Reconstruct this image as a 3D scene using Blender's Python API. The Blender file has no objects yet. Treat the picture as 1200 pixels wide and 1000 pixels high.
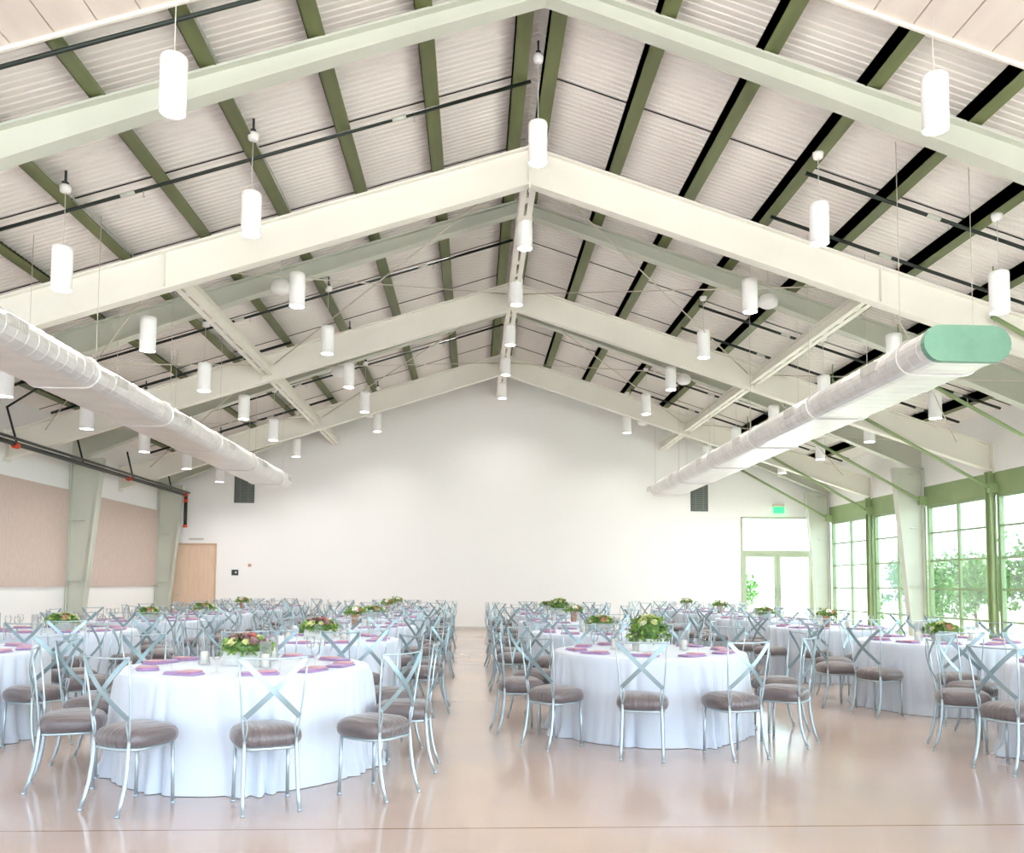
import bpy, math, random
from mathutils import Vector, Matrix
random.seed(7)
PI = math.pi
sc = bpy.context.scene
COL = sc.collection

# ------------------------------------------------------------------ geometry helpers
class MB:
    def __init__(s): s.v=[]; s.f=[]; s.m=[]; s.sm=[]
    def add(s, verts, faces, mi=0, smooth=False):
        o=len(s.v); s.v += [tuple(v) for v in verts]
        for f in faces:
            s.f.append(tuple(i+o for i in f)); s.m.append(mi); s.sm.append(smooth)
    def box(s, x0,y0,z0,x1,y1,z1, mi=0):
        s.add([(x0,y0,z0),(x1,y0,z0),(x1,y1,z0),(x0,y1,z0),(x0,y0,z1),(x1,y0,z1),(x1,y1,z1),(x0,y1,z1)],
              [(0,3,2,1),(4,5,6,7),(0,1,5,4),(1,2,6,5),(2,3,7,6),(3,0,4,7)], mi)
    def prism(s, poly, axis, a, b, mi=0):
        """poly: 2-D outline, extruded along axis between a and b"""
        n=len(poly)
        def P(p,t):
            return (t,p[0],p[1]) if axis=='x' else (p[0],t,p[1]) if axis=='y' else (p[0],p[1],t)
        vs=[P(p,a) for p in poly]+[P(p,b) for p in poly]
        fs=[tuple(range(n)), tuple(range(2*n-1,n-1,-1))]+[(i,i+n,(i+1)%n+n,(i+1)%n) for i in range(n)]
        s.add(vs,fs,mi)
    def sweep(s, pts, prof, nrm=None, mi=0, smooth=True, closed=False, scales=None):
        """prof: list of (u,w) section points; u along side vector, w along normal"""
        pts=[Vector(p) for p in pts]; n=len(pts); k=len(prof); vs=[]
        up=None
        for i,p in enumerate(pts):
            if closed: t=(pts[(i+1)%n]-pts[i-1])
            else: t=(pts[min(i+1,n-1)]-pts[max(i-1,0)])
            t.normalize()
            if nrm is not None: w=Vector(nrm)
            elif up is not None: w=up
            else: w=Vector((0,0,1)) if abs(t.z)<.9 else Vector((0,1,0))
            w=(w-t*w.dot(t)); w.normalize(); up=w
            sd=t.cross(w); q=scales[i] if scales else 1
            for a,b in prof: vs.append(p+sd*(a*q)+w*(b*q))
        fs=[]
        for i in range(n if closed else n-1):
            j=(i+1)%n
            for c in range(k):
                d=(c+1)%k; fs.append((i*k+c,i*k+d,j*k+d,j*k+c))
        if not closed:
            fs.append(tuple(range(k-1,-1,-1))); fs.append(tuple((n-1)*k+c for c in range(k)))
        s.add(vs,fs,mi,smooth)
    def tube(s, pts, r, n=8, mi=0, closed=False, scales=None):
        s.sweep(pts,[(r*math.cos(2*PI*c/n),r*math.sin(2*PI*c/n)) for c in range(n)],None,mi,True,closed,scales)
    def band(s, pts, w, t, nrm, mi=0):
        s.sweep(pts,[(-w/2,-t/2),(w/2,-t/2),(w/2,t/2),(-w/2,t/2)],nrm,mi,False)
    def lathe(s, prof, n=24, c=(0,0,0), mi=0, smooth=True):
        vs=[];fs=[]
        for r,z in prof:
            for i in range(n):
                a=2*PI*i/n; vs.append((c[0]+r*math.cos(a),c[1]+r*math.sin(a),c[2]+z))
        for j in range(len(prof)-1):
            for i in range(n):
                k=(i+1)%n; fs.append((j*n+i,j*n+k,(j+1)*n+k,(j+1)*n+i))
        if prof[0][0]>1e-4: fs.append(tuple(range(n-1,-1,-1)))
        if prof[-1][0]>1e-4: fs.append(tuple((len(prof)-1)*n+i for i in range(n)))
        s.add(vs,fs,mi,smooth)
    def mesh(s,name,mats):
        me=bpy.data.meshes.new(name); me.from_pydata(s.v,[],s.f)
        if not isinstance(mats,(list,tuple)): mats=[mats]
        for m in mats: me.materials.append(m)
        me.polygons.foreach_set('material_index',s.m); me.polygons.foreach_set('use_smooth',s.sm)
        me.update(); return me
    def build(s,name,mats,parent=None,loc=None):
        o=bpy.data.objects.new(name,s.mesh(name,mats)); COL.objects.link(o)
        if parent: o.parent=parent
        if loc: o.location=loc
        return o
def tag(o,label=None,cat=None,group=None,kind=None):
    if label: o['label']=label
    if cat: o['category']=cat
    if group: o['group']=group
    if kind: o['kind']=kind
    return o
def empty(name,loc=(0,0,0),rz=0):
    o=bpy.data.objects.new(name,None); COL.objects.link(o); o.location=loc; o.rotation_euler=(0,0,rz); o.empty_display_size=.1
    return o
def part(name,me,parent,label=None):
    o=bpy.data.objects.new(name,me); COL.objects.link(o); o.parent=parent
    if label: o['label']=label
    return o
def copy_tree(o,parent=None):
    c=o.copy(); COL.objects.link(c); c.parent=parent
    for ch in list(o.children): copy_tree(ch,c)
    return c

# ------------------------------------------------------------------ materials
def lin(r,g,b):
    f=lambda c:(c/255/12.92) if c/255<=.04045 else ((c/255+.055)/1.055)**2.4
    return (f(r),f(g),f(b),1)
def pm(name,rgb,rough=.5,metal=0,var=.06,scale=8,bump=0,bscale=None,sheen=0,spec=.5,stretch=None,coat=0):
    m=bpy.data.materials.new(name); m.use_nodes=True; nt=m.node_tree; N=nt.nodes; L=nt.links
    b=N['Principled BSDF']; b.inputs['Roughness'].default_value=rough; b.inputs['Metallic'].default_value=metal
    b.inputs['Specular IOR Level'].default_value=spec
    if sheen: b.inputs['Sheen Weight'].default_value=sheen
    if coat: b.inputs['Coat Weight'].default_value=coat
    c=lin(*rgb)
    tc=N.new('ShaderNodeTexCoord'); mp=N.new('ShaderNodeMapping'); L.new(tc.outputs['Object'],mp.inputs['Vector'])
    if stretch: mp.inputs['Scale'].default_value=stretch
    nz=N.new('ShaderNodeTexNoise'); nz.inputs['Scale'].default_value=scale; nz.inputs['Detail'].default_value=4
    L.new(mp.outputs['Vector'],nz.inputs['Vector'])
    cr=N.new('ShaderNodeValToRGB'); L.new(nz.outputs['Fac'],cr.inputs['Fac'])
    cr.color_ramp.elements[0].position=.3; cr.color_ramp.elements[1].position=.7
    cr.color_ramp.elements[0].color=(c[0]*(1-var),c[1]*(1-var),c[2]*(1-var),1)
    cr.color_ramp.elements[1].color=(min(1,c[0]*(1+var)),min(1,c[1]*(1+var)),min(1,c[2]*(1+var)),1)
    L.new(cr.outputs['Color'],b.inputs['Base Color'])
    if bump:
        n2=N.new('ShaderNodeTexNoise'); n2.inputs['Scale'].default_value=bscale or scale*4; n2.inputs['Detail'].default_value=3
        L.new(mp.outputs['Vector'],n2.inputs['Vector'])
        bp=N.new('ShaderNodeBump'); bp.inputs['Strength'].default_value=bump; bp.inputs['Distance'].default_value=.02
        L.new(n2.outputs['Fac'],bp.inputs['Height']); L.new(bp.outputs['Normal'],b.inputs['Normal'])
    return m
def emit(name,rgb,s):
    m=bpy.data.materials.new(name); m.use_nodes=True; nt=m.node_tree
    b=nt.nodes['Principled BSDF']; b.inputs['Base Color'].default_value=lin(*rgb)
    b.inputs['Emission Color'].default_value=lin(*rgb); b.inputs['Emission Strength'].default_value=s
    return m
def glass(name,tint,gloss=.5):
    m=bpy.data.materials.new(name); m.use_nodes=True; nt=m.node_tree; N=nt.nodes; L=nt.links
    out=N['Material Output']; N.remove(N['Principled BSDF'])
    t=N.new('ShaderNodeBsdfTransparent'); t.inputs['Color'].default_value=tint
    g=N.new('ShaderNodeBsdfGlossy'); g.inputs['Roughness'].default_value=.03
    fr=N.new('ShaderNodeFresnel'); fr.inputs['IOR'].default_value=1.4
    nz=N.new('ShaderNodeTexNoise'); nz.inputs['Scale'].default_value=.6
    mu=N.new('ShaderNodeMath'); mu.operation='MULTIPLY'; mu.inputs[1].default_value=gloss; L.new(fr.outputs[0],mu.inputs[0])
    mx=N.new('ShaderNodeMixShader'); L.new(mu.outputs[0],mx.inputs['Fac']); L.new(t.outputs[0],mx.inputs[1]); L.new(g.outputs[0],mx.inputs[2])
    L.new(mx.outputs[0],out.inputs['Surface']); return m

M={}
M['white_wall']=pm('white_painted_wall',(246,245,243),.85,var=.01,scale=.35)
M['deck']=pm('white_roof_deck',(240,234,228),.38,var=.05,scale=.8,spec=.5,stretch=(1,.5,1))
M['liner']=pm('liner_panel',(226,214,204),.4,var=.09,scale=1.3,stretch=(2,.4,1))
M['cream']=pm('cream_painted_steel',(234,231,220),.5,var=.03,scale=1.5)
M['greycream']=pm('grey_green_painted_steel',(200,203,190),.5,var=.04,scale=1.5)
M['purlin']=pm('olive_green_purlin_steel',(100,108,62),.45,var=.2,scale=2,stretch=(3,.5,3),spec=.6)
M['darkpipe']=pm('dark_green_black_pipe',(22,34,26),.4,var=.15)
M['conduit']=pm('pale_conduit',(205,208,198),.4,metal=.3)
M['rod']=pm('brace_rod',(206,200,186),.5,metal=.2)
M['orange']=pm('orange_coupling',(222,72,36),.5)
M['galv']=pm('galvanised_duct',(226,224,222),.33,metal=.55,var=.06,scale=3,bump=.12,bscale=30,stretch=(1,1,1))
M['teal']=pm('teal_end_cap',(112,156,134),.55,var=.09,scale=4)
M['grille']=pm('register_grille',(206,203,198),.4,metal=.4)
M['lampwhite']=pm('white_lamp_enamel',(248,248,246),.35,var=.01)
M['bulb']=emit('lamp_glow',(255,250,242),3)
M['cord']=pm('white_cord',(214,214,206),.5)
M['acoustic']=pm('mauve_acoustic_panel',(205,186,176),.95,var=.05,scale=14,bump=.25,bscale=60,stretch=(1,1,.4))
M['green']=pm('sage_green_steel',(140,160,112),.45,var=.08,scale=2)
M['greenframe']=pm('green_window_frame',(140,160,122),.45,var=.05)
M['palegreen']=pm('pale_green_frame',(176,188,160),.5,var=.04)
M['glass']=glass('window_glass',(.94,.985,.96,1),.5)
M['door']=pm('pale_wood_door',(226,198,172),.5,var=.06,scale=3,stretch=(6,6,.6))
M['doorframe']=pm('tan_door_frame',(204,176,150),.5)
M['dark']=pm('dark_charcoal',(52,60,62),.6)
M['vent']=pm('dark_vent',(92,100,96),.5,metal=.3)
M['ventslat']=pm('vent_slat',(128,134,128),.5,metal=.3)
M['exit']=emit('green_exit_sign',(48,214,110),1.3)
M['signcap']=pm('tan_sign_housing',(216,204,186),.6)
M['cloth']=pm('white_linen',(202,211,222),.8,var=.015,scale=6,bump=.08,bscale=120,sheen=.3)
M['silver']=pm('silver_blue_chair_metal',(176,192,198),.3,metal=.6,var=.04,spec=.6)
M['strapmetal']=pm('silver_strap_metal',(146,166,172),.36,metal=.6,var=.05,spec=.6)
M['seat']=pm('taupe_satin_seat',(96,86,86),.36,var=.25,scale=6,bump=.8,bscale=5,sheen=.3,stretch=(6,.8,1),spec=.7)
M['napkin']=pm('purple_napkin',(152,122,168),.75,var=.1,sheen=.3)
M['napkin_lit']=pm('lit_napkin_fold',(178,130,140),.75,var=.1,sheen=.3)  # light on the purple napkin's top fold, put into its colour
M['goblet']=glass('goblet_glass',(.985,.99,.99,1),.45)
M['candle']=pm('ivory_candle',(246,240,226),.5,var=.02)
M['planter']=pm('whitewashed_planter',(205,208,204),.7,var=.08,scale=20)
M['terra']=pm('tan_pot',(196,150,124),.8,var=.08)
M['leaf']=pm('bright_green_leaf',(134,168,78),.45,var=.35,scale=30)
M['leafdark']=pm('deep_green_leaf',(92,126,62),.45,var=.3,scale=30)
M['petal_cream']=pm('cream_green_petal',(214,216,158),.6,var=.1,scale=40)
M['petal_mauve']=pm('dusky_mauve_petal',(150,116,116),.6,var=.15,scale=40)
M['petal_coral']=pm('coral_petal',(192,112,100),.6,var=.15,scale=40)
M['petal_white']=pm('white_petal',(240,238,226),.6,var=.05,scale=40)
M['petal_blue']=pm('blue_violet_petal',(86,84,140),.6,var=.1,scale=40)
M['tree']=pm('tree_leaves',(84,132,58),.6,var=.35,scale=2)
M['bark']=pm('bark',(110,92,72),.9,var=.2)
M['ground']=pm('outdoor_paving',(205,200,190),.9,var=.06,scale=.5)
M['base']=pm('grey_base',(206,204,200),.6)

# polished concrete floor with joints
def floor_mat():
    m=bpy.data.materials.new('polished_concrete'); m.use_nodes=True; nt=m.node_tree; N=nt.nodes; L=nt.links
    b=N['Principled BSDF']; tc=N.new('ShaderNodeTexCoord'); sx=N.new('ShaderNodeSeparateXYZ'); L.new(tc.outputs['Object'],sx.inputs[0])
    n1=N.new('ShaderNodeTexNoise'); n1.inputs['Scale'].default_value=.3; n1.inputs['Detail'].default_value=6; L.new(tc.outputs['Object'],n1.inputs['Vector'])
    cr=N.new('ShaderNodeValToRGB'); L.new(n1.outputs['Fac'],cr.inputs['Fac'])
    cr.color_ramp.elements[0].position=.32; cr.color_ramp.elements[0].color=lin(182,169,167)
    cr.color_ramp.elements[1].position=.72; cr.color_ramp.elements[1].color=lin(208,184,164)
    def joint(sock,off,per):
        a=N.new('ShaderNodeMath'); a.operation='ADD'; a.inputs[1].default_value=-off; L.new(sock,a.inputs[0])
        p=N.new('ShaderNodeMath'); p.operation='PINGPONG'; p.inputs[1].default_value=per/2; L.new(a.outputs[0],p.inputs[0])
        c=N.new('ShaderNodeMath'); c.operation='LESS_THAN'; c.inputs[1].default_value=.008; L.new(p.outputs[0],c.inputs[0]); return c
    jy=joint(sx.outputs['Y'],4.95,5.25)
    mx=jy
    mc=N.new('ShaderNodeMix'); mc.data_type='RGBA'; L.new(mx.outputs[0],mc.inputs[0]); L.new(cr.outputs['Color'],mc.inputs[6]); mc.inputs[7].default_value=lin(140,112,92)
    L.new(mc.outputs[2],b.inputs['Base Color'])
    n2=N.new('ShaderNodeTexNoise'); n2.inputs['Scale'].default_value=1.1; n2.inputs['Detail'].default_value=2; L.new(tc.outputs['Object'],n2.inputs['Vector'])
    rr=N.new('ShaderNodeMapRange'); rr.inputs[3].default_value=.10; rr.inputs[4].default_value=.20; L.new(n2.outputs['Fac'],rr.inputs[0]); L.new(rr.outputs[0],b.inputs['Roughness'])
    b.inputs['Specular IOR Level'].default_value=1.0
    bp=N.new('ShaderNodeBump'); bp.inputs['Strength'].default_value=.05; bp.inputs['Distance'].default_value=.02
    L.new(n2.outputs['Fac'],bp.inputs['Height']); L.new(bp.outputs['Normal'],b.inputs['Normal'])
    return m
M['floor']=floor_mat()

# ------------------------------------------------------------------ building constants
XC=.742; SL=.323; XL=-9.41; XR=10.89; YE=25.93; YN=-4.0
WY=[22.78,17.29,11.795,6.3,.81]          # white straight frames
TY=[25.53,20.04,14.54,9.05,3.56]         # tapered frames with columns
PZ=8.17; DZ=8.37; SY=7.95                # purlin underside, deck, liner edge
zr=lambda x,ref: ref-SL*abs(x-XC)
ordn=['frontmost','second','third','fourth','fifth','sixth','seventh','eighth','ninth','tenth']

# ---- floor, walls
b=MB(); b.box(XL-.2,YN,-.12,XR+.2,YE+.2,0); tag(b.build('floor',M['floor']),kind='structure')
b=MB(); b.box(-60,-60,-.3,80,80,-.13); tag(b.build('outdoor_ground',M['ground']),kind='structure')  # outdoor paving under and around the hall
DX0,DX1,DZ1=8.27,10.56,3.52
b=MB()
P=lambda x: (x,zr(x,DZ))
b.prism([(XL-.2,0),(DX0,0),P(DX0),P(XC),P(XL-.2)],'y',YE,YE+.2)
b.prism([(DX0,DZ1),(DX1,DZ1),P(DX1),P(DX0)],'y',YE,YE+.2)
b.prism([(DX1,0),(XR+.2,0),P(XR+.2),P(DX1)],'y',YE,YE+.2)
tag(b.build('wall_back',M['white_wall']),kind='structure')
b=MB(); b.box(XL-.2,5.0,0,XL,YE,zr(XL,DZ)); tag(b.build('wall_left',M['white_wall']),kind='structure')
HZ0,HZ1=3.34,3.80
b=MB(); b.box(XR,YN,HZ1,XR+.2,YE,zr(XR,DZ)); tag(b.build('wall_right',M['white_wall']),kind='structure')
b=MB(); b.box(XL,YE-.02,0,DX0-.06,YE,.09); tag(b.build('baseboard_back',M['base']),kind='structure')

# ---- roof deck: real ribbed sheets running down the slope
def deck_sheet(x0,x1,y0,y1,ref,per,dep):
    b=MB(); y=y0; prof=[]
    while y<y1:
        prof += [(y,0),(y+per*.62,0),(y+per*.72,dep),(y+per*.9,dep)]
        y+=per
    n=len(prof); vs=[]
    for x in (x0,x1):
        for yy,d in prof: vs.append((x,min(yy,y1),zr(x,ref)+d))
    b.add(vs,[(i,i+1,n+i+1,n+i) for i in range(n-1)]); return b
b=deck_sheet(XL-.25,XC,SY-.4,YE+.25,DZ,.105,.014)
b2=deck_sheet(XC,XR+.25,SY-.4,YE+.25,DZ,.105,.014); b.add(b2.v,b2.f)
ceil=tag(b.build('ceiling',M['deck']),kind='structure')
# lap joints of the deck, thin dark strips across each slope
k=1
lap=[11.05,12.97,16.55,18.45,22.05,23.95]
for y in lap:
    b=MB()
    for s in (-1,1):
        xa=XC+s*.1; xb=XL+.02 if s<0 else XR-.02
        b.band([(xa,y,zr(xa,DZ)-.012),(xb,y,zr(xb,DZ)-.012)],.014,.012,(0,0,1))
    b.build('deck_seam',M['darkpipe'],ceil)
# near liner ceiling with longitudinal planks
b=MB()
for s in (-1,1):
    x=XC; 
    while abs(x-XC)<10.2:
        xa=x; xb=x+s*.40; xm=x+s*.385
        z=lambda q: zr(q,PZ)
        b.add([(xa,YN,z(xa)),(xm,YN,z(xm)),(xm,SY,z(xm)),(xa,SY,z(xa))],[(0,1,2,3)])
        b.add([(xm,YN,z(xm)+.03),(xb,YN,z(xb)+.03),(xb,SY,z(xb)+.03),(xm,SY,z(xm)+.03)],[(0,1,2,3)])
        b.add([(xm,YN,z(xm)),(xm,YN,z(xm)+.03),(xm,SY,z(xm)+.03),(xm,SY,z(xm))],[(0,1,2,3)])
        b.add([(xb,YN,z(xb)),(xb,YN,z(xb)+.03),(xb,SY,z(xb)+.03),(xb,SY,z(xb))],[(0,1,2,3)])
        x=xb
b.build('liner_panel',M['liner'],ceil)
b=MB()
for s in (-1,1):
    xa=XC; xb=XL if s<0 else XR
    b.band([(xa,SY+.01,zr(xa,PZ)+.08),(xb,SY+.01,zr(xb,PZ)+.08)],.03,.22,(0,0,1))
b.build('edge_trim',M['cream'],ceil)

# ---- purlins
def ibeam_profile(d,w,t=.02):
    return [(-w/2,0),(w/2,0),(w/2,t),(t/2,t),(t/2,d-t),(w/2,d-t),(w/2,d),(-w/2,d),(-w/2,d-t),(-t/2,d-t),(-t/2,t),(-w/2,t)]
for s,name in ((-1,'left'),(1,'right')):
    for i in range(9):
        x=XC+s*(.2+1.16*i)
        if i==8: x=XC+s*9.4
        if abs(x-XC)>10: continue
        d=DZ-PZ-.012; w=.20; t=.012
        # Z purlin: lower flange to one side, upper flange to the other
        prof=[(x-w/2,0),(x+w/2,0),(x+w/2,t),(x-w/2+t,t),(x-w/2+t,d-t),(x-w/2+t,d),(x-w/2,d)]
        b=MB(); z0=zr(x,PZ)
        b.prism([(p[0],z0+p[1]) for p in prof],'y',SY+.02,YE-.01)
        b.box(x-w/2+.0,SY+.02,z0,x-w/2+t,YE-.01,z0+d)
        if s<0: pass
        tag(b.build('roof_purlin',M['purlin']),'olive green roof purlin under the white deck, %s %s of the ridge'%(['first','second','third','fourth','fifth','sixth','seventh','eighth','ninth'][i],name),'roof beam','purlins under the roof deck')

# ---- white straight frames
def rafter(b,y,w,top,dfun,s,x0,x1,n=10,t=.03):
    """I-section rafter of varying depth, from x0 (ridge) to x1"""
    def rail(za,zb,wa):
        vs=[];N_=n+1
        for i in range(N_):
            x=x0+(x1-x0)*i/n
            for yy in (y-wa/2,y+wa/2):
                vs += [(x,yy,za(x)),(x,yy,zb(x))]
        fs=[]
        for i in range(n):
            a=i*4;c=a+4
            fs += [(a,c,c+1,a+1),(a+2,a+3,c+3,c+2),(a+1,c+1,c+3,a+3),(a,a+2,c+2,c)]
        fs += [(0,1,3,2),(n*4,n*4+2,n*4+3,n*4+1)]
        b.add(vs,fs)
    T=lambda x: zr(x,top); B=lambda x: zr(x,top)-dfun(abs(x-XC))
    rail(lambda x:T(x)-t,T,w); rail(B,lambda x:B(x)+t,w); rail(lambda x:B(x)+t,lambda x:T(x)-t,.02)
for i,y in enumerate(sorted(WY)):
    if y<5: continue
    if y<7: continue
    r=empty('portal_frame',(XC,y,0))
    for s in (-1,1):
        b=MB(); x1=XL+.02 if s<0 else XR-.02
        rafter(b,y,.17,7.67,lambda d:.57,s,XC,x1)
        for q in (.0,):
            pass
        # web stiffeners at the clips
        for dx in (5.1,):
            x=XC+s*dx; b.box(x-.008,y-.08,zr(x,7.67)-.55,x+.008,y+.08,zr(x,7.67)-.02)
        b.box(x1-.02,y-.12,zr(x1,7.67)-.62,x1+.02,y+.12,zr(x1,7.67)+.02)
        o=b.build('rafter',M['cream']); o.parent=r; o.matrix_parent_inverse=Matrix.Translation((-XC,-y,0))
    b=MB(); b.box(XC-.012,y-.09,zr(XC,7.67)-.62,XC+.012,y+.09,7.67)
    for zz in (.1,.25,.4,.52):
        for yy in (-.05,.05): b.lathe([(.014,0),(.014,.02)],6,(XC,y+yy,7.67-.02-zz))
    o=b.build('ridge_plate',M['cream']); o.parent=r; o.matrix_parent_inverse=Matrix.Translation((-XC,-y,0))
    tag(r,'cream straight sloping roof frame, %s of the white frames'%['frontmost','middle','rearmost'][i-2 if i>=2 else 0],'roof frame','white straight roof frames')

# ---- tapered frames with columns
def dtap(d): return .245+.0046*d*d
for i,y in enumerate(sorted(TY)):
    if y<7: continue
    r=empty('rigid_frame',(XC,y,0))
    for s,x1 in ((-1,XL+.0),(1,XR-.0)):
        b=MB(); x1i=x1+(.02 if s<0 else -.02)
        rafter(b,y,.2,8.15,dtap,s,XC,x1i,14)
        o=b.build('rafter',M['greycream']); o.parent=r; o.matrix_parent_inverse=Matrix.Translation((-XC,-y,0))
        # tapered column
        b=MB(); ze=zr(x1,8.15)-dtap(abs(x1-XC)); w=.22; t=.03
        xo=x1i; xb=x1i-s*.34; xt=x1i-s*.72
        lo,hi=0,ze+.12
        b.box(min(xo,xo-s*t),y-w/2,lo,max(xo,xo-s*t),y+w/2,hi)
        b.add([(xb,y-w/2,lo),(xb,y+w/2,lo),(xt,y+w/2,hi),(xt,y-w/2,hi),(xb-s*-t,y-w/2,lo),(xb-s*-t,y+w/2,lo),(xt-s*-t,y+w/2,hi),(xt-s*-t,y-w/2,hi)],
              [(0,1,2,3),(7,6,5,4),(0,4,5,1),(1,5,6,2),(2,6,7,3),(3,7,4,0)])
        b.prism([(xo,lo),(xb,lo),(xt,hi),(xo,hi)],'y',y-.01,y+.01)
        b.box(min(xo,xb)-.02,y-.15,0,max(xo,xb)+.02,y+.15,.03)
        for zz in (1.4,2.8,ze-.05): b.box(min(xo,xb),y-w/2+.01,zz,max(xo,xb),y+w/2-.01,zz+.012)
        o=b.build('column',M['greycream']); o.parent=r; o.matrix_parent_inverse=Matrix.Translation((-XC,-y,0))
    n4=['frontmost','second from the front','third from the front','rearmost, against the back wall']
    tag(r,'grey cream tapered steel frame with two columns, %s'%n4[sorted([v for v in TY if v>7]).index(y)],'steel frame','tapered steel frames')

# ---- longitudinal white beams between the white frames
def chan(name,x,y0,y1,z,w,h,mat,label):
    b=MB(); t=.012
    for s in (-1,1):   # two channels back to back with a slot
        xa=x+s*.02; xb=x+s*w/2
        lo,hi=min(xa,xb),max(xa,xb)
        b.box(lo,y0,z,hi,y1,z+t); b.box(lo,y0,z+h-t,hi,y1,z+h)
        b.box(min(xa,xa+s*t),y0,z+t,max(xa,xa+s*t),y1,z+h-t)
    yy=y0+.4
    while yy<y1-.3:
        b.box(x-.018,yy,z+.004,x+.018,yy+.18,z+h-.01); yy+=.62
    return tag(b.build(name,mat),label,'beam','long white beams between the frames')
WS=sorted(WY)
segs=[(WS[2],WS[3]),(WS[3],WS[4]),(WS[4],YE)]
for nm,x in (('left',-4.25),('ridge',XC),('right',5.8)):
    for k,(a,c) in enumerate(segs):
        z=zr(x,7.10)+(.12 if nm!='ridge' else .06)
        chan('tie_beam',x,a+.1,c-(.1 if k<2 else .02),z,.22,.2,M['cream'],
             'cream slotted beam running lengthwise, %s, %s bay of three from the front'%({'left':'left of the ridge','ridge':'along the ridge','right':'right of the ridge'}[nm],['first','second','third'][k]))
# ---- cross brace rods
def rodthing(p0,p1,r,mat,name,label,cat,group,n=6):
    b=MB(); b.tube([p0,p1],r,n); return tag(b.build(name,mat),label,cat,group)
for k in range(2):
    a,c=WS[2+k],WS[3+k]
    for side,x2 in (('left',-4.25),('right',5.8)):
        s=-1 if side=='left' else 1
        za=zr(XC,7.45); zb=zr(x2,7.45)
        rodthing((XC+s*.05,a+.1,za),(x2-s*.14,c-.1,zb),.011,M['rod'],'brace_rod','thin cross brace rod running back from the ridge, %s side, %s bay'%(side,['nearer','farther'][k]),'brace','thin cross brace rods')
        rodthing((x2-s*.14,a+.1,zb-.03),(XC+s*.14,c-.1,za-.05),.011,M['rod'],'brace_rod','thin cross brace rod running forward from the ridge, %s side, %s bay'%(side,['nearer','farther'][k]),'brace','thin cross brace rods')
        xo=XL+.8 if s<0 else XR-.8
        rodthing((x2+s*.14,a+.1,zr(x2,7.45)),(xo,c-.1,zr(xo,7.45)),.011,M['rod'],'brace_rod','thin brace rod running back from the %s lengthwise beam to the wall, %s bay'%(side,['nearer','farther'][k]),'brace','thin cross brace rods')
        rodthing((xo,a+.1,zr(xo,7.45)-.03),(x2+s*.14,c-.1,zr(x2,7.45)-.03),.011,M['rod'],'brace_rod','thin brace rod running back from the %s wall to the lengthwise beam, %s bay'%(side,['nearer','farther'][k]),'brace','thin cross brace rods')

# ---- sprinkler branch pipes across the slopes
def branch(x0,x1,y,label,r=.024,off=.06):
    rt=empty('sprinkler_pipe',(x0,y,zr(x0,PZ)-off))
    q=Matrix.Translation((-x0,-y,-(zr(x0,PZ)-off)))
    b=MB(); b.tube([(x0,y,zr(x0,PZ)-off),(x1,y,zr(x1,PZ)-off)],r,10)
    o=b.build('pipe',M['darkpipe']); o.parent=rt; o.matrix_parent_inverse=q
    s=1 if x1>x0 else -1; d=1.74
    while d<abs(x1-x0)-.3:
        x=x0+s*d; z=zr(x,PZ)-off
        b=MB(); b.tube([(x-.09,y,z+SL*.09*(1 if x>XC else -1)),(x+.09,y,z-SL*.09*(1 if x>XC else -1))],r*1.3,10); o=b.build('coupling',M['conduit']); o.parent=rt; o.matrix_parent_inverse=q
        b=MB(); b.tube([(x+.2,y,zr(x+.2,PZ)-off-.01),(x+.2,y,zr(x+.2,PZ)-off-.09)],.009,6); b.lathe([(.02,0),(.02,.008)],8,(x+.2,y,zr(x+.2,PZ)-off-.1)); o=b.build('sprinkler_head',M['conduit']); o.parent=rt; o.matrix_parent_inverse=q
        d+=3.48
    tag(rt,label,'pipe','dark sprinkler pipes under the roof')
branch(XC-.05,XL+.3,10.87,'dark sprinkler pipe across the left slope, in front of the frontmost white frame')
branch(XC-.6,XL+.3,8.12,'dark sprinkler pipe across the left slope, nearest of all')
branch(XC-.05,XL+.3,16.1,'dark sprinkler pipe across the left slope, just before the middle white frame')
branch(XC-.05,XL+.3,21.5,'dark sprinkler pipe across the left slope, just before the rearmost white frame')
for y,l in ((9.46,'nearest'),(10.85,'second from the front'),(12.2,'third from the front'),(16.3,'fourth from the front'),(17.75,'fifth from the front'),(19.1,'sixth from the front'),(21.6,'seventh from the front'),(23.6,'farthest')):
    branch(4.40,XR-.4,y,'short dark green sprinkler pipe on the right slope, %s'%l,.026)
# short left pipes near the wall
for y,l in ((12.75,'nearest'),(18.2,'middle'),(19.3,'next to farthest'),(23.7,'farthest')):
    branch(-4.0,XL+.4,y,'short dark sprinkler pipe on the lower left slope, %s'%l,.03)
# conduits along some purlins
for x,l in ((XC-.2-1.16*3+.09,'third left'),(XC-.2-1.16*5+.09,'fifth left'),(XC+.2+1.16*3-.02,'fourth right'),(XC+.2+1.16*5-.02,'sixth right')):
    b=MB(); z=zr(x,PZ)+.03; pts=[]
    y=SY+.2
    while y<YE-.2: pts.append((x+.012*math.sin(y*1.7),y,z+.01*math.sin(y*2.3))); y+=.35
    b.tube(pts,.011,6); tag(b.build('conduit',M['conduit']),'thin pale electrical conduit along the purlin, %s of the ridge'%l,'conduit','pale conduits along purlins')

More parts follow.
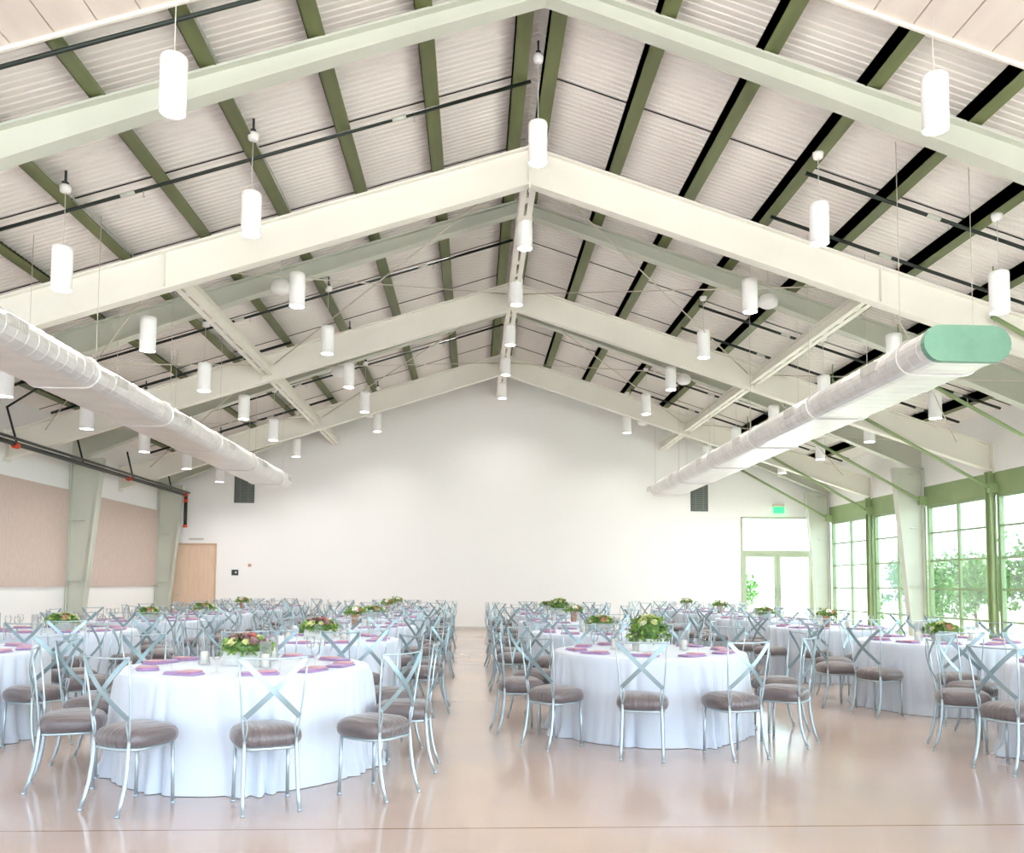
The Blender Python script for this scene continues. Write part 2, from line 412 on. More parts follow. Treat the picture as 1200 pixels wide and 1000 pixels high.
# ---- left wall sprinkler main
def link(rt,b,name,mat):
    o=b.build(name,mat); o.parent=rt; l=rt.location; o.matrix_parent_inverse=Matrix.Translation((-l[0],-l[1],-l[2])); return o
r=empty('sprinkler_main',(-8.60,15,3.93))
b=MB(); b.tube([(-8.60,5.5,3.93),(-8.60,25.5,3.98)],.047,12); link(r,b,'main_pipe',M['darkpipe'])
b=MB(); b.tube([(-8.47,5.5,4.0),(-8.47,25.4,4.03)],.03,8); link(r,b,'side_pipe',M['darkpipe'])
b=MB(); b.tube([(-8.60,25.5,3.95),(-8.60,25.5,3.05)],.05,12); link(r,b,'drop_pipe',M['darkpipe'])
for p,q in (((-8.60,16.0,3.93),(-8.60,16.25,3.93)),((-8.60,21.2,3.95),(-8.60,21.4,3.95)),((-8.60,25.35,3.98),(-8.60,25.6,3.98)),((-8.60,25.5,3.9),(-8.60,25.5,3.7)),((-8.60,25.5,3.12),(-8.60,25.5,2.96)),((-8.60,10.9,3.93),(-8.60,11.1,3.93))):
    b=MB(); b.tube([Vector(p).lerp(Vector(q),.2),Vector(p).lerp(Vector(q),.7)],.062,12); link(r,b,'coupling',M['orange'])
y=8.0
while y<25:
    b=MB(); b.tube([(-8.60,y,3.95),(-8.66,y-.3,4.62)],.022,6)
    if int(y)%2==0: b.tube([(-8.66,y-.3,4.60),(-8.0,y+.2,zr(-8.0,PZ)-.02)],.022,6)
    link(r,b,'hanger',M['darkpipe']); y+=2.72
tag(r,'dark sprinkler main with orange couplings along the left wall','pipe')

# ---- kicker struts on the right
for k,y in enumerate((11.8,14.54,17.29,20.04,22.8,25.45)):
    b=MB(); y2=y-.17
    p0=(7.4,y2,5.28); p1=(10.74,y2,3.46)
    b.tube([p0,p1],.035,8); b.tube([(7.44,y2,5.2),(7.44,y2,zr(7.44,PZ)+.01)],.012,6); b.box(10.7,y2-.05,3.36,XR,y2+.05,3.56)
    tag(b.build('diagonal_strut',M['green']),'green diagonal strut down to the right wall, %s from the front'%['first','second','third','fourth','fifth','sixth'][k],'strut','green diagonal struts above the windows')

# ---- ducts
def stadium(w,h,n=10):
    r=h/2; c=w/2-r; pts=[]
    for i in range(n+1):
        a=-PI/2+PI*i/n; pts.append((c+r*math.cos(a),r*math.sin(a)))
    for i in range(n+1):
        a=PI/2+PI*i/n; pts.append((-c+r*math.cos(a),r*math.sin(a)))
    return pts
def duct(cx,cz,y0,y1,w,h,side,label,inner):
    r=empty('air_duct',(cx,(y0+y1)/2,cz)); prof=stadium(w,h); k=len(prof)
    b=MB(); ys=[];y=y0
    while y<y1-.2:
        for dy,s in ((0,1),(.17,1),(.178,1.012),(.196,1.012),(.204,1)): ys.append((y+dy,s))
        y+=.23
    ys.append((y1,1)); vs=[]
    for y,s in ys:
        for u,v in prof: vs.append((cx+u*s,y,cz+v*s))
    fs=[]
    for i in range(len(ys)-1):
        for c in range(k):
            d=(c+1)%k; fs.append((i*k+c,i*k+d,(i+1)*k+d,(i+1)*k+c))
    fs.append(tuple(range(k-1,-1,-1))); fs.append(tuple((len(ys)-1)*k+c for c in range(k)))
    b.add(vs,fs,0,False); body=link(r,b,'duct_body',M['galv'])
    b=MB(); vs=[(cx+u*1.03,y0-.03,cz+v*1.04) for u,v in prof]+[(cx+u*1.03,y0+.05,cz+v*1.04) for u,v in prof]
    b.add(vs,[tuple(range(k-1,-1,-1)),tuple(range(k,2*k))]+[(c,c+k,(c+1)%k+k,(c+1)%k) for c in range(k)]); link(r,b,'end_cap',M['teal'])
    y=y0+.6; i=0
    while y<y1-.3:
        b=MB(); q=[(cx+u*1.035,y,cz+v*1.05) for u,v in prof]; b.sweep(q,[(-.012,-.002),(.012,-.002),(.012,.002),(-.012,.002)],(0,1,0),closed=True); 
        link(r,b,'strap',M['galv'])
        for sx in (-1,1):
            x=cx+sx*(w/2-.04); b=MB(); b.tube([(x,y,cz+.05),(x,y,zr(x,PZ)+.02)],.0045,5); link(r,b,'hanger_wire',M['rod'])
        # side register
        b=MB(); xs=cx+inner*(w/2-.035); 
        b.box(min(xs,xs+inner*.05),y+.55,cz-.02,max(xs,xs+inner*.045),y+.95,cz+.10)
        for j in range(6): b.box(min(xs+inner*.045,xs+inner*.052),y+.57+j*.06,cz-.005,max(xs+inner*.045,xs+inner*.052),y+.59+j*.06,cz+.09)
        link(r,b,'side_register',M['grille']); y+=2.747
    tag(r,label,'duct')
duct(-5.50,4.17,2.5,23.3,.96,.40,-1,'long galvanised flat oval air duct hanging over the left tables',1)
duct(5.52,4.13,9.15,24.0,.98,.40,1,'long galvanised flat oval air duct with teal end cap over the right tables',-1)

# ---- pendants
shade=MB(); shade.lathe([(.118,.02),(.120,.0),(.120,.52),(.112,.53),(.02,.53)],28)
SH=shade
b=MB(); b.lathe([(.106,.035),(.106,.5)],28); 
def lamp_meshes():
    b=MB()
    n=28; vs=[];
    prof=[(.108,.09),(.112,.0),(.120,.0),(.121,.46),(.123,.465),(.123,.485),(.121,.49),(.120,.52),(.110,.532),(.0,.534)]
    for r_,z in prof:
        for i in range(n):
            a=2*PI*i/n; vs.append((r_*math.cos(a),r_*math.sin(a),z))
    fs=[]
    for j in range(len(prof)-1):
        for i in range(n):
            k=(i+1)%n; fs.append((j*n+i,j*n+k,(j+1)*n+k,(j+1)*n+i))
    b.add(vs,fs,0,True); s=b.mesh('lamp_shade',M['lampwhite'])
    b=MB(); b.lathe([(.107,.085),(.107,.088)],24); g=b.mesh('lamp_diffuser',M['bulb'])
    return s,g
SHm,BLm=lamp_meshes()
def lamp_light(x,y,z):
    l=bpy.data.lights.new('lamp_light','AREA'); l.shape='DISK'; l.size=.19; l.energy=24; l.color=(1,.96,.92)
    o=bpy.data.objects.new('lamp_light',l); COL.objects.link(o); o.location=(x,y,z+.07)
CAN=MB(); CAN.lathe([(.03,-.09),(.06,-.08),(.07,-.03),(.07,0)],16); CANm=CAN.mesh('canopy',M['lampwhite'])
YP=[7.68,10.42,13.17,15.92,18.67,21.41,24.16]
rows=[('ridge',.76,6.74,YP[1:]),('first row left of the ridge',-2.82,5.72,YP),('first row right of the ridge',4.39,5.78,YP),
      ('second row left of the ridge',-5.1,4.97,YP[1:]),('row nearest the left wall',-7.23,4.22,YP[2:]),
      ('second row right of the ridge',6.74,4.93,YP[1:]),('row nearest the right wall',8.94,4.66,YP[3:])]
for rn,x,z,ys in rows:
    for i,y in enumerate(ys):
        yj=y
        r=empty('pendant_lamp',(x,yj,z)); sh=part('lamp_shade',SHm,r); part('lamp_diffuser',BLm,sh,'glowing lamp face')
        lamp_light(x,yj,z)
        # nearest purlin underside
        top=zr(x,PZ)-z+(.0 if y>SY else 0)
        if y<SY: top=zr(x,PZ)-z-.01
        b=MB(); 
        b.tube([(0,0,.53),(.006*math.sin(i*2+x),.004,.53+(top-.53)*.5),(0,0,top-.05)],.005,5); b.build('cord',M['cord'],r)
        if y>SY:
            o=part('canopy',CANm,r); o.location=(0,0,top)
        if y>SY:
            b=MB(); b.box(-.03,-.03,top-.01,.03,.03,top+.05); 
            # small clip up to the deck
            b.box(-.012,-.012,top+.05,.012,.012,DZ-PZ+top-.005); b.build('ceiling_clip',M['dark'],r)
        tag(r,'white cylinder pendant lamp, %s in the %s'%(['frontmost','second from front','third from front','fourth from front','fifth from front','sixth from front','seventh from front'][i],rn if rn.startswith(('row','first','second')) else 'ridge row'),'pendant lamp','white cylinder pendants')
# dome speakers
dm=MB(); dm.lathe([(.0,-.16),(.08,-.16),(.15,-.12),(.17,-.03),(.13,.05),(.05,.08),(0.0,.085)],20); DMm=dm.mesh('dome',M['lampwhite'])
for x,y,l in ((-3.25,13.9,'left nearest'),(4.95,13.9,'right nearest'),(-3.2,19.6,'left middle'),(4.9,19.5,'right middle'),(-3.1,24.6,'left farthest'),(4.95,24.6,'right farthest')):
    z=zr(x,7.62); r=empty('dome_speaker',(x,y,z)); part('dome',DMm,r)
    b=MB(); b.tube([(0,0,.08),(0,0,zr(x,DZ)-z-.005)],.009,6); b.build('stem',M['cord'],r)
    tag(r,'white dome speaker hanging among the pendants, %s'%l,'speaker','white dome speakers')

# ---- left wall acoustic panels
pan=[(20.18,25.4,'far'),(14.68,19.9,'middle'),(9.2,14.4,'near')]
for a,c,l in pan:
    b=MB(); b.box(XL+.001,a,1.27,XL+.05,c,3.5); 
    tag(b.build('acoustic_panel',M['acoustic']),'mauve fabric acoustic panel on the left wall, %s bay'%l,'wall panel','acoustic panels on the left wall')
# ---- wall vents
for x0,x1,z0,z1,l in ((-7.30,-6.70,3.80,4.70,'left'),(6.70,7.24,3.68,4.60,'right')):
    r=empty('wall_vent',((x0+x1)/2,YE,z0)); w=x1-x0;h=z1-z0
    b=MB(); b.box(-w/2,-.03,0,w/2,-.001,h); b.build('frame',M['vent'],r)
    b=MB()
    n=14
    for i in range(n):
        z=.05+(h-.1)*i/(n-1); b.box(-w/2+.04,-.05,z-.012,w/2-.04,-.03,z+.012)
    for q in (-.12,.12): b.box(q-.008,-.055,.04,q+.008,-.03,h-.04)
    b.build('slats',M['ventslat'],r)
    tag(r,'dark louvred vent high on the back wall, %s one'%l,'vent','vents on the back wall')
# exit sign
r=empty('exit_sign',(9.45,YE-.08,3.64)); b=MB(); b.box(-.17,-.03,.2,.17,.08,.29); b.build('housing',M['signcap'],r)
b=MB(); b.box(-.165,-.015,0,.165,.01,.2); b.box(-.02,.01,.05,.02,.08,.2); b.build('lit_panel',M['exit'],r); tag(r,'small green lit exit sign above the glass doors','sign')
# switch plate, thermostat, door sign
r=empty('room_sign',(-7.22,YE,1.6)); b=MB(); b.box(-.1,-.015,0,.1,-.001,.17); b.build('plate',M['dark'],r); b=MB(); b.lathe([(.03,0),(.03,.004)],12); o=b.build('symbol',M['lampwhite'],r); o.rotation_euler=(PI/2,0,0); o.location=(.03,-.015,.09)
tag(r,'small dark sign plate on the back wall right of the wood door','sign')
b=MB(); b.box(-6.83,YE-.03,1.86,-6.74,YE+.01,1.95); tag(b.build('thermostat',M['terra']),'small tan thermostat on the back wall','thermostat')
b=MB(); b.box(-8.62,YE-.02,2.66,-8.18,YE+.01,2.72); tag(b.build('door_nameplate',M['base']),'narrow grey plate above the wood door','sign')
# wood door
r=empty('door_1',(-8.42,YE,0)); 
b=MB(); b.box(-.64,-.06,0,-.60,-.001,2.56); b.box(.60,-.06,0,.64,-.001,2.56); b.box(-.6,-.06,2.5,.6,-.001,2.56); b.build('door_frame',M['doorframe'],r)
b=MB(); b.box(-.6,-.04,.01,.6,-.001,2.5); lf=b.build('door_leaf',M['door'],r)
b=MB(); b.tube([(-.52,-.04,1.02),(-.52,-.09,1.02),(-.40,-.09,1.02)],.012,8); b.build('door_handle',M['silver'],lf)
tag(r,kind='structure')
# glass exit doors
r=empty('door_2',((DX0+DX1)/2,YE,0)); W2=(DX1-DX0)/2; xs=[-W2,-.02,W2-.0]
b=MB(); y0,y1=-.02,.1
b.box(-W2,y0,0,-W2+.06,y1,DZ1); b.box(W2-.06,y0,0,W2,y1,DZ1); b.box(-W2,y0,DZ1-.05,W2,y1,DZ1); b.box(-W2+.06,y0,2.37,W2-.06,y1,2.48)
b.build('door_frame',M['palegreen'],r)
for s in (-1,1):
    xa,xb=(-W2+.06,-.005) if s<0 else (.005,W2-.06)
    b=MB(); b.box(xa,0,.02,xa+.1,.05,2.37); b.box(xb-.1,0,.02,xb,.05,2.37); b.box(xa+.1,0,.02,xb-.1,.05,.2); b.box(xa+.1,0,2.27,xb-.1,.05,2.37)
    lf=b.build('door_leaf',M['palegreen'],r)
    b=MB(); b.box(xa+.1,.02,.2,xb-.1,.026,2.27); b.build('glass_pane',M['glass'],lf)
    b=MB(); b.tube([(s*.07,0,1.0),(s*.07,-.05,1.02),(s*.07,-.05,1.3),(s*.07,0,1.32)],.012,8); b.build('door_handle',M['greenframe'],lf)
b=MB(); b.box(-W2+.06,.03,2.48,W2-.06,.036,DZ1-.05); b.build('glass_pane',M['glass'],r)
tag(r,kind='structure')

# ---- right wall: posts, header, sectional glass doors
allY=sorted(WY+TY)
b=MB()
b.box(XR,YN,HZ0,XR+.2,YE,HZ1); tag(b.build('trim_1',M['green']),kind='structure')
posts=[y for y in WY]
for i,y in enumerate(sorted(posts)):
    b=MB(); b.box(XR-.10,y-.10,0,XR+.02,y-.07,HZ1+.02); b.box(XR-.10,y+.07,0,XR+.02,y+.10,HZ1+.02); b.box(XR-.05,y-.07,0,XR-.03,y+.07,HZ1+.02)
    b.box(XR-.13,y-.13,0,XR+.02,y+.13,.02)
    tag(b.build('steel_post',M['green']),'green steel post against the window wall, %s from the front'%['first','second','third','fourth','fifth'][i],'post','green posts along the window wall')
wn=1
for i in range(len(allY)-1):
    a,c=allY[i],allY[i+1]; 
    r=empty('window_%d'%wn,(XR+.08,(a+c)/2,0)); wn+=1; L2=(c-a)/2-.10
    b=MB(); b.box(-.05,-L2,0,.05,-L2+.09,HZ0); b.box(-.05,L2-.09,0,.05,L2,HZ0); b.box(-.05,-L2+.09,HZ0-.07,.05,L2-.09,HZ0); b.box(-.05,-L2+.09,0,.05,L2-.09,.1); b.build('window_frame',M['greenframe'],r)
    b=MB(); b.box(-.03,-.035,.1,.03,.035,HZ0-.07)
    for j in range(1,5):
        z=HZ0*j/5; b.box(-.031,-L2+.09,z-.022,.031,L2-.09,z+.022)
    b.build('muntin',M['greenframe'],r)
    b=MB(); b.box(-.004,-L2+.09,.1,.004,L2-.09,HZ0-.07); b.build('glass_pane',M['glass'],r)
    for q in (.9,):
        for sgn in (-1,1):
            b=MB(); b.tube([(-.1,sgn*(L2-.02),.1),(-.1,sgn*(L2-.02),HZ0-.05)],.018,6); b.build('door_track',M['greenframe'],r)
    tag(r,kind='structure')

# ------------------------------------------------------------------ chairs
def superell(cx,cy,hx,hy,e,n): 
    out=[]
    for i in range(n):
        a=2*PI*i/n; c,s=math.cos(a),math.sin(a)
        out.append((cx+hx*math.copysign(abs(c)**e,c),cy+hy*math.copysign(abs(s)**e,s)))
    return out
def cushion():
    b=MB(); n=36; levels=[(.86,.388),(.97,.392),(1.03,.412),(1.045,.438),(1.02,.462),(.94,.484),(.80,.499),(.58,.509),(.32,.514),(.1,.516)]
    vs=[];fs=[]
    for s,z in levels:
        for (x,y) in superell(0,.01,.205*s,.205*s,.62,n):
            w=.004*math.sin(9*x+3)*math.sin(11*y+1)*(1 if z>.45 else 0)
            vs.append((x,y,z+w))
    for j in range(len(levels)-1):
        for i in range(n):
            k=(i+1)%n; fs.append((j*n+i,j*n+k,(j+1)*n+k,(j+1)*n+i))
    fs.append(tuple(range(n-1,-1,-1))); fs.append(tuple((len(levels)-1)*n+i for i in range(n)))
    b.add(vs,fs,0,True); return b.mesh('seat_cushion',M['seat'])
CH={}
CH['seat_cushion']=cushion()
b=MB(); b.tube([(x,y,.380) for x,y in superell(0,-.01,.178,.178,.5,28)],.0105,8,closed=True); CH['seat_frame']=b.mesh('seat_frame',M['silver'])
CH['legs']=[]
for s in (-1,1):
    b=MB(); b.tube([(s*.165,.145,.385),(s*.168,.148,.2),(s*.17,.152,0.012)],.0115,10); b.lathe([(.014,0),(.014,.014)],10,(s*.17,.152,0)); CH['legs'].append(b.mesh('leg',M['silver']))
    b=MB(); b.tube([(s*.155,-.172,.435),(s*.157,-.176,.38),(s*.160,-.183,.28),(s*.163,-.198,.17),(s*.166,-.222,.08),(s*.168,-.25,.012)],.0125,10,scales=[.8,1,1.05,1.05,.95,.85]); b.lathe([(.013,0),(.013,.014)],10,(s*.168,-.25,0)); CH['legs'].append(b.mesh('leg',M['silver']))
b=MB()
for s in (-1,1):
    b.tube([(s*.155,-.172,.42),(s*.168,-.180,.50),(s*.178,-.190,.60),(s*.192,-.207,.76),(s*.207,-.232,.945)],.0065,8)
    b.tube([(s*.155,-.172,.42),(s*.146,-.178,.48),(s*.143,-.184,.52),(s*.152,-.190,.565),(s*.168,-.192,.585)],.0055,8)
b.tube([(-.207,-.232,.945),(-.19,-.238,.938),(-.1,-.250,.934),(0,-.254,.933),(.1,-.250,.934),(.19,-.238,.938),(.207,-.232,.945)],.006,8)
CH['back_frame']=b.mesh('back_frame',M['silver'])
CH['strap']=[]
for s in (-1,1):
    b=MB(); pts=[]
    for i in range(13):
        t=i/12; x=s*(-.168+.372*t); z=.568+.372*t; y=-.192-.04*t-.045*math.sin(PI*t)+(.0025*s)
        pts.append((x,y,z))
    b.band(pts,.034,.004,(0,-1,0)); CH['strap'].append(b.mesh('cross_strap',M['strapmetal']))
def make_chair():
    r=empty('banquet_chair')
    part('seat_cushion',CH['seat_cushion'],r); part('seat_frame',CH['seat_frame'],r)
    for m in CH['legs']: part('leg',m,r)
    part('back_frame',CH['back_frame'],r)
    for m in CH['strap']: part('cross_strap',m,r)
    return r
# ------------------------------------------------------------------ table cloths
R=.915
def cloth(seed):
    rnd=random.Random(seed); b=MB(); na=300; 
    comps=[(rnd.choice((11,14,17,19,23,27,31)),rnd.uniform(0,2*PI),rnd.uniform(.35,1)) for _ in range(6)]
    low=[(rnd.choice((3,4,5,7)),rnd.uniform(0,2*PI)) for _ in range(3)]
    def fold(a):
        # irregular folds: warped angle, rounded crests and sharp valleys
        w=a+.10*math.sin(3*a+low[0][1])+.06*math.sin(7*a+low[1][1])
        v=sum(c[2]*math.sin(c[0]*w+c[1]) for c in comps)/sum(c[2] for c in comps)*1.9
        amp=.55+.45*math.sin(low[2][0]*a+low[2][1])
        return (2.0*abs(v)**.75-.75)*amp
    prof=[(0,.762),(.3,.762),(.6,.762),(.82,.762),(.895,.7615),(.912,.757),(.919,.747)]
    lv=[]
    for i in range(1,17):
        t=i/16; lv.append(t)
    rings=[[(r_*math.cos(2*PI*i/na),r_*math.sin(2*PI*i/na),z) for i in range(na)] for r_,z in prof[1:]]
    for t in lv:
        z=.747*(1-t)+.004*t; ring=[]
        for i in range(na):
            a=2*PI*i/na; f=fold(a+.04*math.sin(t*2+a*5))
            rr=.921+.012*t+.066*(t**.5)*f*(1 if t<.9 else 1.25)+(.05*max(0,t-.86)/.14*max(0,math.sin(4*a+low[0][1])+.3*math.sin(9*a)))
            ring.append((rr*math.cos(a),rr*math.sin(a),z))
        rings.append(ring)
    vs=[(0,0,.762)]+[v for r_ in rings for v in r_]
    fs=[(0,1+i,1+(i+1)%na) for i in range(na)]
    for j in range(len(rings)-1):
        for i in range(na):
            k=(i+1)%na; fs.append((1+j*na+i,1+(j+1)*na+i,1+(j+1)*na+k,1+j*na+k))
    b.add(vs,fs,0,True); return b.mesh('tablecloth',M['cloth'])
CLO=[cloth(s) for s in (11,23,37,51)]
b=MB(); b.lathe([(.0,.725),(.90,.725),(.905,.73),(.905,.753),(.90,.757),(0,.757)],48); TTm=b.mesh('tabletop',M['door'])
b=MB(); b.tube([(0,0,.725),(0,0,.0)],.02,8); TLm=b.mesh('leg',M['vent'])
# napkin: folded cloth with soft layers
def napkin():
    b=MB(); n=10; hx,hy=.135,.075; vs=[];fs=[]
    def layer(sx,sy,z0,z1,ox,oy,mi):
        P_=superell(ox,oy,hx*sx,hy*sy,.35,20); m=len(P_)
        v=[(x,y,z0) for x,y in P_]+[(x+.003,y,z1+.002*math.sin(14*x)) for x,y in P_]+[((x-ox)*.9+ox,(y-oy)*.85+oy,z1+.004+.002*math.sin(20*x+9*y)) for x,y in P_]
        f=[(i,(i+1)%m,m+(i+1)%m,m+i) for i in range(m)]+[(m+i,m+(i+1)%m,2*m+(i+1)%m,2*m+i) for i in range(m)]+[tuple(2*m+i for i in range(m))]
        b.add(v,f,mi,True)
    layer(1,1,0,.007,0,0,0); layer(.94,.9,.010,.015,-.01,.004,0); layer(.5,.92,.018,.023,.05,.0,1)
    return b.mesh('napkin',[M['napkin'],M['napkin_lit']])
NAPm=napkin()
# goblet
b=MB()
pr=[(.036,0),(.036,.003),(.006,.008),(.0045,.03),(.0045,.075),(.012,.085),(.030,.105),(.037,.135),(.036,.165),(.033,.19),(.0315,.19),(.0345,.165),(.0355,.135),(.028,.107),(.004,.092)]
n=14; vs=[(r_*math.cos(2*PI*i/n),r_*math.sin(2*PI*i/n),z) for r_,z in pr for i in range(n)]
b.add(vs,[(j*n+i,j*n+(i+1)%n,(j+1)*n+(i+1)%n,(j+1)*n+i) for j in range(len(pr)-1) for i in range(n)],0,True); GOBm=b.mesh('goblet',M['goblet'])
# candle cylinder
b=MB(); pr=[(.0,.004),(.045,.004),(.045,.20),(.042,.20),(.042,.008)]; n=16
vs=[(max(r_,.001)*math.cos(2*PI*i/n),max(r_,.001)*math.sin(2*PI*i/n),z) for r_,z in [(.045,0),(.045,.20),(.042,.20),(.042,.008),(.001,.008)] for i in range(n)]
b.add(vs,[(j*n+i,j*n+(i+1)%n,(j+1)*n+(i+1)%n,(j+1)*n+i) for j in range(4) for i in range(n)],0,True); GCm=b.mesh('glass_cylinder',M['goblet'])
b=MB(); b.lathe([(.028,.009),(.029,.10),(.024,.106),(.0,.107)],14); b.tube([(0,0,.105),(0.001,0,.118)],.0015,5); CDm=b.mesh('candle',M['candle'])

# centrepieces
def rosette(mats_i,seed,rad):
    rnd=random.Random(seed); b=MB()
    for L_ in range(4):
        n=[9,7,5,3][L_]; rr=rad*[1,.78,.55,.32][L_]; tilt=[.25,.6,.95,1.25][L_]
        for i in range(n):
            a=2*PI*(i+.5*L_)/n+rnd.uniform(-.1,.1); w=rad*[.40,.36,.3,.2][L_]
            c,s=math.cos(a),math.sin(a); ct,st=math.cos(tilt),math.sin(tilt)
            pts=[]
            for u,v in ((0,0),(.5,.9),(.85,.7),(1,0),(.85,-.7),(.5,-.9)):
                d=u*rr; h=d*st+.12*rr*(v*v); x=d*ct
                pts.append((x*c-v*w*s,x*s+v*w*c,h+.08*rad*L_))
            b.add(pts,[(0,1,2,3),(0,3,4,5)],0,True)
    b.lathe([(rad*.3,-.15*rad),(rad*.45,.15*rad),(rad*.2,.5*rad),(0,.55*rad)],8)
    return b
RO={}
for k_ in ('petal_cream','petal_mauve','petal_coral','petal_white','petal_blue'):
    RO[k_]=rosette(0,hash(k_)%97 if False else len(k_),.045).mesh('flower',M[k_])
def foliage(rx,ry,h,n,seed,droop=.0):
    rnd=random.Random(seed); b=MB()
    for _ in range(n):
        a=rnd.uniform(0,2*PI); e=math.asin(rnd.uniform(-.15,1)); k_=rnd.uniform(.75,1.05)
        c=Vector((rx*k_*math.cos(a)*math.cos(e),ry*k_*math.sin(a)*math.cos(e),h*k_*max(-.15,math.sin(e))))
        d=Vector((math.cos(a),math.sin(a),rnd.uniform(-.6,1.0)))
        if droop and rnd.random()<droop: d.z=-1.2; c.z=min(c.z,.03)
        d.normalize(); l=rnd.uniform(.035,.06); w=l*rnd.uniform(.3,.45)
        sd=d.cross(Vector((rnd.uniform(-1,1),rnd.uniform(-1,1),rnd.uniform(-1,1)))); sd.normalize(); nn=d.cross(sd)
        p0=c; p1=c+d*l*.5+sd*w+nn*.006; p2=c+d*l; p3=c+d*l*.5-sd*w+nn*.006
        b.add([p0,p1,p2,p3],[(0,1,2,3)],rnd.choice((0,0,1)),True)
    b.lathe([(.01,-.01),(rx*.7,0),(rx*.62,h*.45),(rx*.3,h*.75),(0,h*.8)],10,(0,0,0),1)
    return b
def planter_box(w,d,h):
    b=MB(); t=.01
    b.box(-w/2,-d/2,0,w/2,d/2,.01); b.box(-w/2,-d/2,.01,w/2,-d/2+t,h); b.box(-w/2,d/2-t,.01,w/2,d/2,h); b.box(-w/2,-d/2+t,.01,-w/2+t,d/2-t,h); b.box(w/2-t,-d/2+t,.01,w/2,d/2-t,h)
    for z in (h*.3,h*.65): b.box(-w/2-.003,-d/2-.003,z,w/2+.003,-d/2,z+.006)
    b.box(-w/2+t,-d/2+t,.012,w/2-t,d/2-t,h-.015); return b.mesh('planter',M['planter'])
def pot(r0,r1,h,mat,name='pot'):
    b=MB(); b.lathe([(r0,0),(r1,h*.85),(r1*1.08,h*.86),(r1*1.08,h),(r1*.92,h),(r1*.9,h*.9),(0,h*.9)],20); return b.mesh(name,M[mat])
CP=[]
def centre(kind,seed):
    rnd=random.Random(seed); r=empty('centrepiece')
    if kind=='box':
        part('planter',planter_box(.30,.16,.11),r); z0=.11; rx,ry,h,n=.19,.12,.12,260
        cols=['petal_cream']*4+['petal_mauve']*3+['petal_coral']+['petal_white']
    elif kind=='oval':
        part('planter',pot(.12,.13,.10,'planter','planter'),r); z0=.1; rx,ry,h,n=.20,.14,.10,240
        cols=['petal_cream']*4+['petal_coral']+['petal_white']
    elif kind=='tall':
        part('pot',pot(.045,.058,.19,'terra'),r); z0=.18; rx,ry,h,n=.13,.13,.09,160
        cols=['petal_cream','petal_white','petal_coral']
    else:
        part('planter',planter_box(.26,.2,.12),r); z0=.12; rx,ry,h,n=.17,.14,.22,320
        cols=['petal_white']*2+['petal_cream']*3+['petal_blue']
    fo=foliage(rx,ry,h,n,seed,.12).build('foliage',[M['leaf'],M['leafdark']],r); fo.location=(0,0,z0)
    for i,c_ in enumerate(cols*3):
        a=2*PI*i/(len(cols)*3)*3.6+rnd.uniform(-.2,.2); e=rnd.uniform(.35,1.35)
        k_=.9; o=part('flower',RO[c_],fo); o.location=(rx*k_*math.cos(a)*math.cos(e),ry*k_*math.sin(a)*math.cos(e),h*k_*math.sin(e)+.005)
        o.rotation_euler=(0,(PI/2-e)*.8,a); s_=rnd.uniform(.8,1.3); o.scale=(s_,s_,s_)
    return r
CPP={'box':centre('box',3),'oval':centre('oval',5),'tall':centre('tall',8),'bush':centre('bush',12)}
CPL={'box':'white box planter of succulents and flowers','oval':'low white bowl of green and cream flowers','tall':'tall tan pot of green sprigs and flowers','bush':'full bushy arrangement of greens and white flowers'}
cp_used=set()

# ------------------------------------------------------------------ lay out the tables
A=[(-1.73,6.64,'box',-110),(-1.75,9.68,'box',-95),(-1.78,12.72,'tall',None),(-1.83,15.75,'oval',None),(-1.9,18.75,'tall',None),(-1.96,21.8,'tall',None)]
Bl=[(-4.87,7.95,'none',None),(-5.38,11.35,'oval',None),(-5.40,14.35,'oval',None),(-5.40,17.3,'oval',None),(-5.45,20.2,'tall',None),(-5.45,23.1,'none',None)]
C_=[(1.70,8.20,'bush',-104),(1.68,11.35,'oval',None),(1.68,14.45,'tall',None),(1.74,17.55,'bush',None),(1.82,20.6,'oval',None)]
D_=[(5.38,6.78,'none',-166),(5.48,9.78,'oval',-110),(5.46,12.85,'tall',None),(5.50,15.9,'oval',None),(5.50,18.9,'tall',None),(5.52,21.9,'tall',None)]
colsn=[('left aisle row',A),('left wall row',Bl),('right aisle row',C_),('window row',D_)]
expl={('left aisle row',0):[(-1.31,5.50,113),(-2.12,5.50,60),(-2.76,6.02,20),(-2.93,6.80,-4),(-.66,5.80,146),(-.52,6.55,178)]}
rt3=[(34,1.2),(70,1.2),(106,1.2),(142,1.2)]
ordc=['leftmost','second from left','third from left','fourth from left','fifth from left','sixth from left','seventh from left']
chair0=make_chair(); used0=False; placed=[]
nap0=None
tno=0
def sides(items,cx,cy):
    """give each item (x,y,...) a phrase: side and order from the left"""
    near=sorted([i for i in items if i[1]<=cy],key=lambda q:q[0]); far=sorted([i for i in items if i[1]>cy],key=lambda q:q[0])
    out=[]
    for nm,l in (('near',near),('far',far)):
        for k_,it in enumerate(l): out.append((it,ordc[k_]+' on '+nm+' side'))
    return out
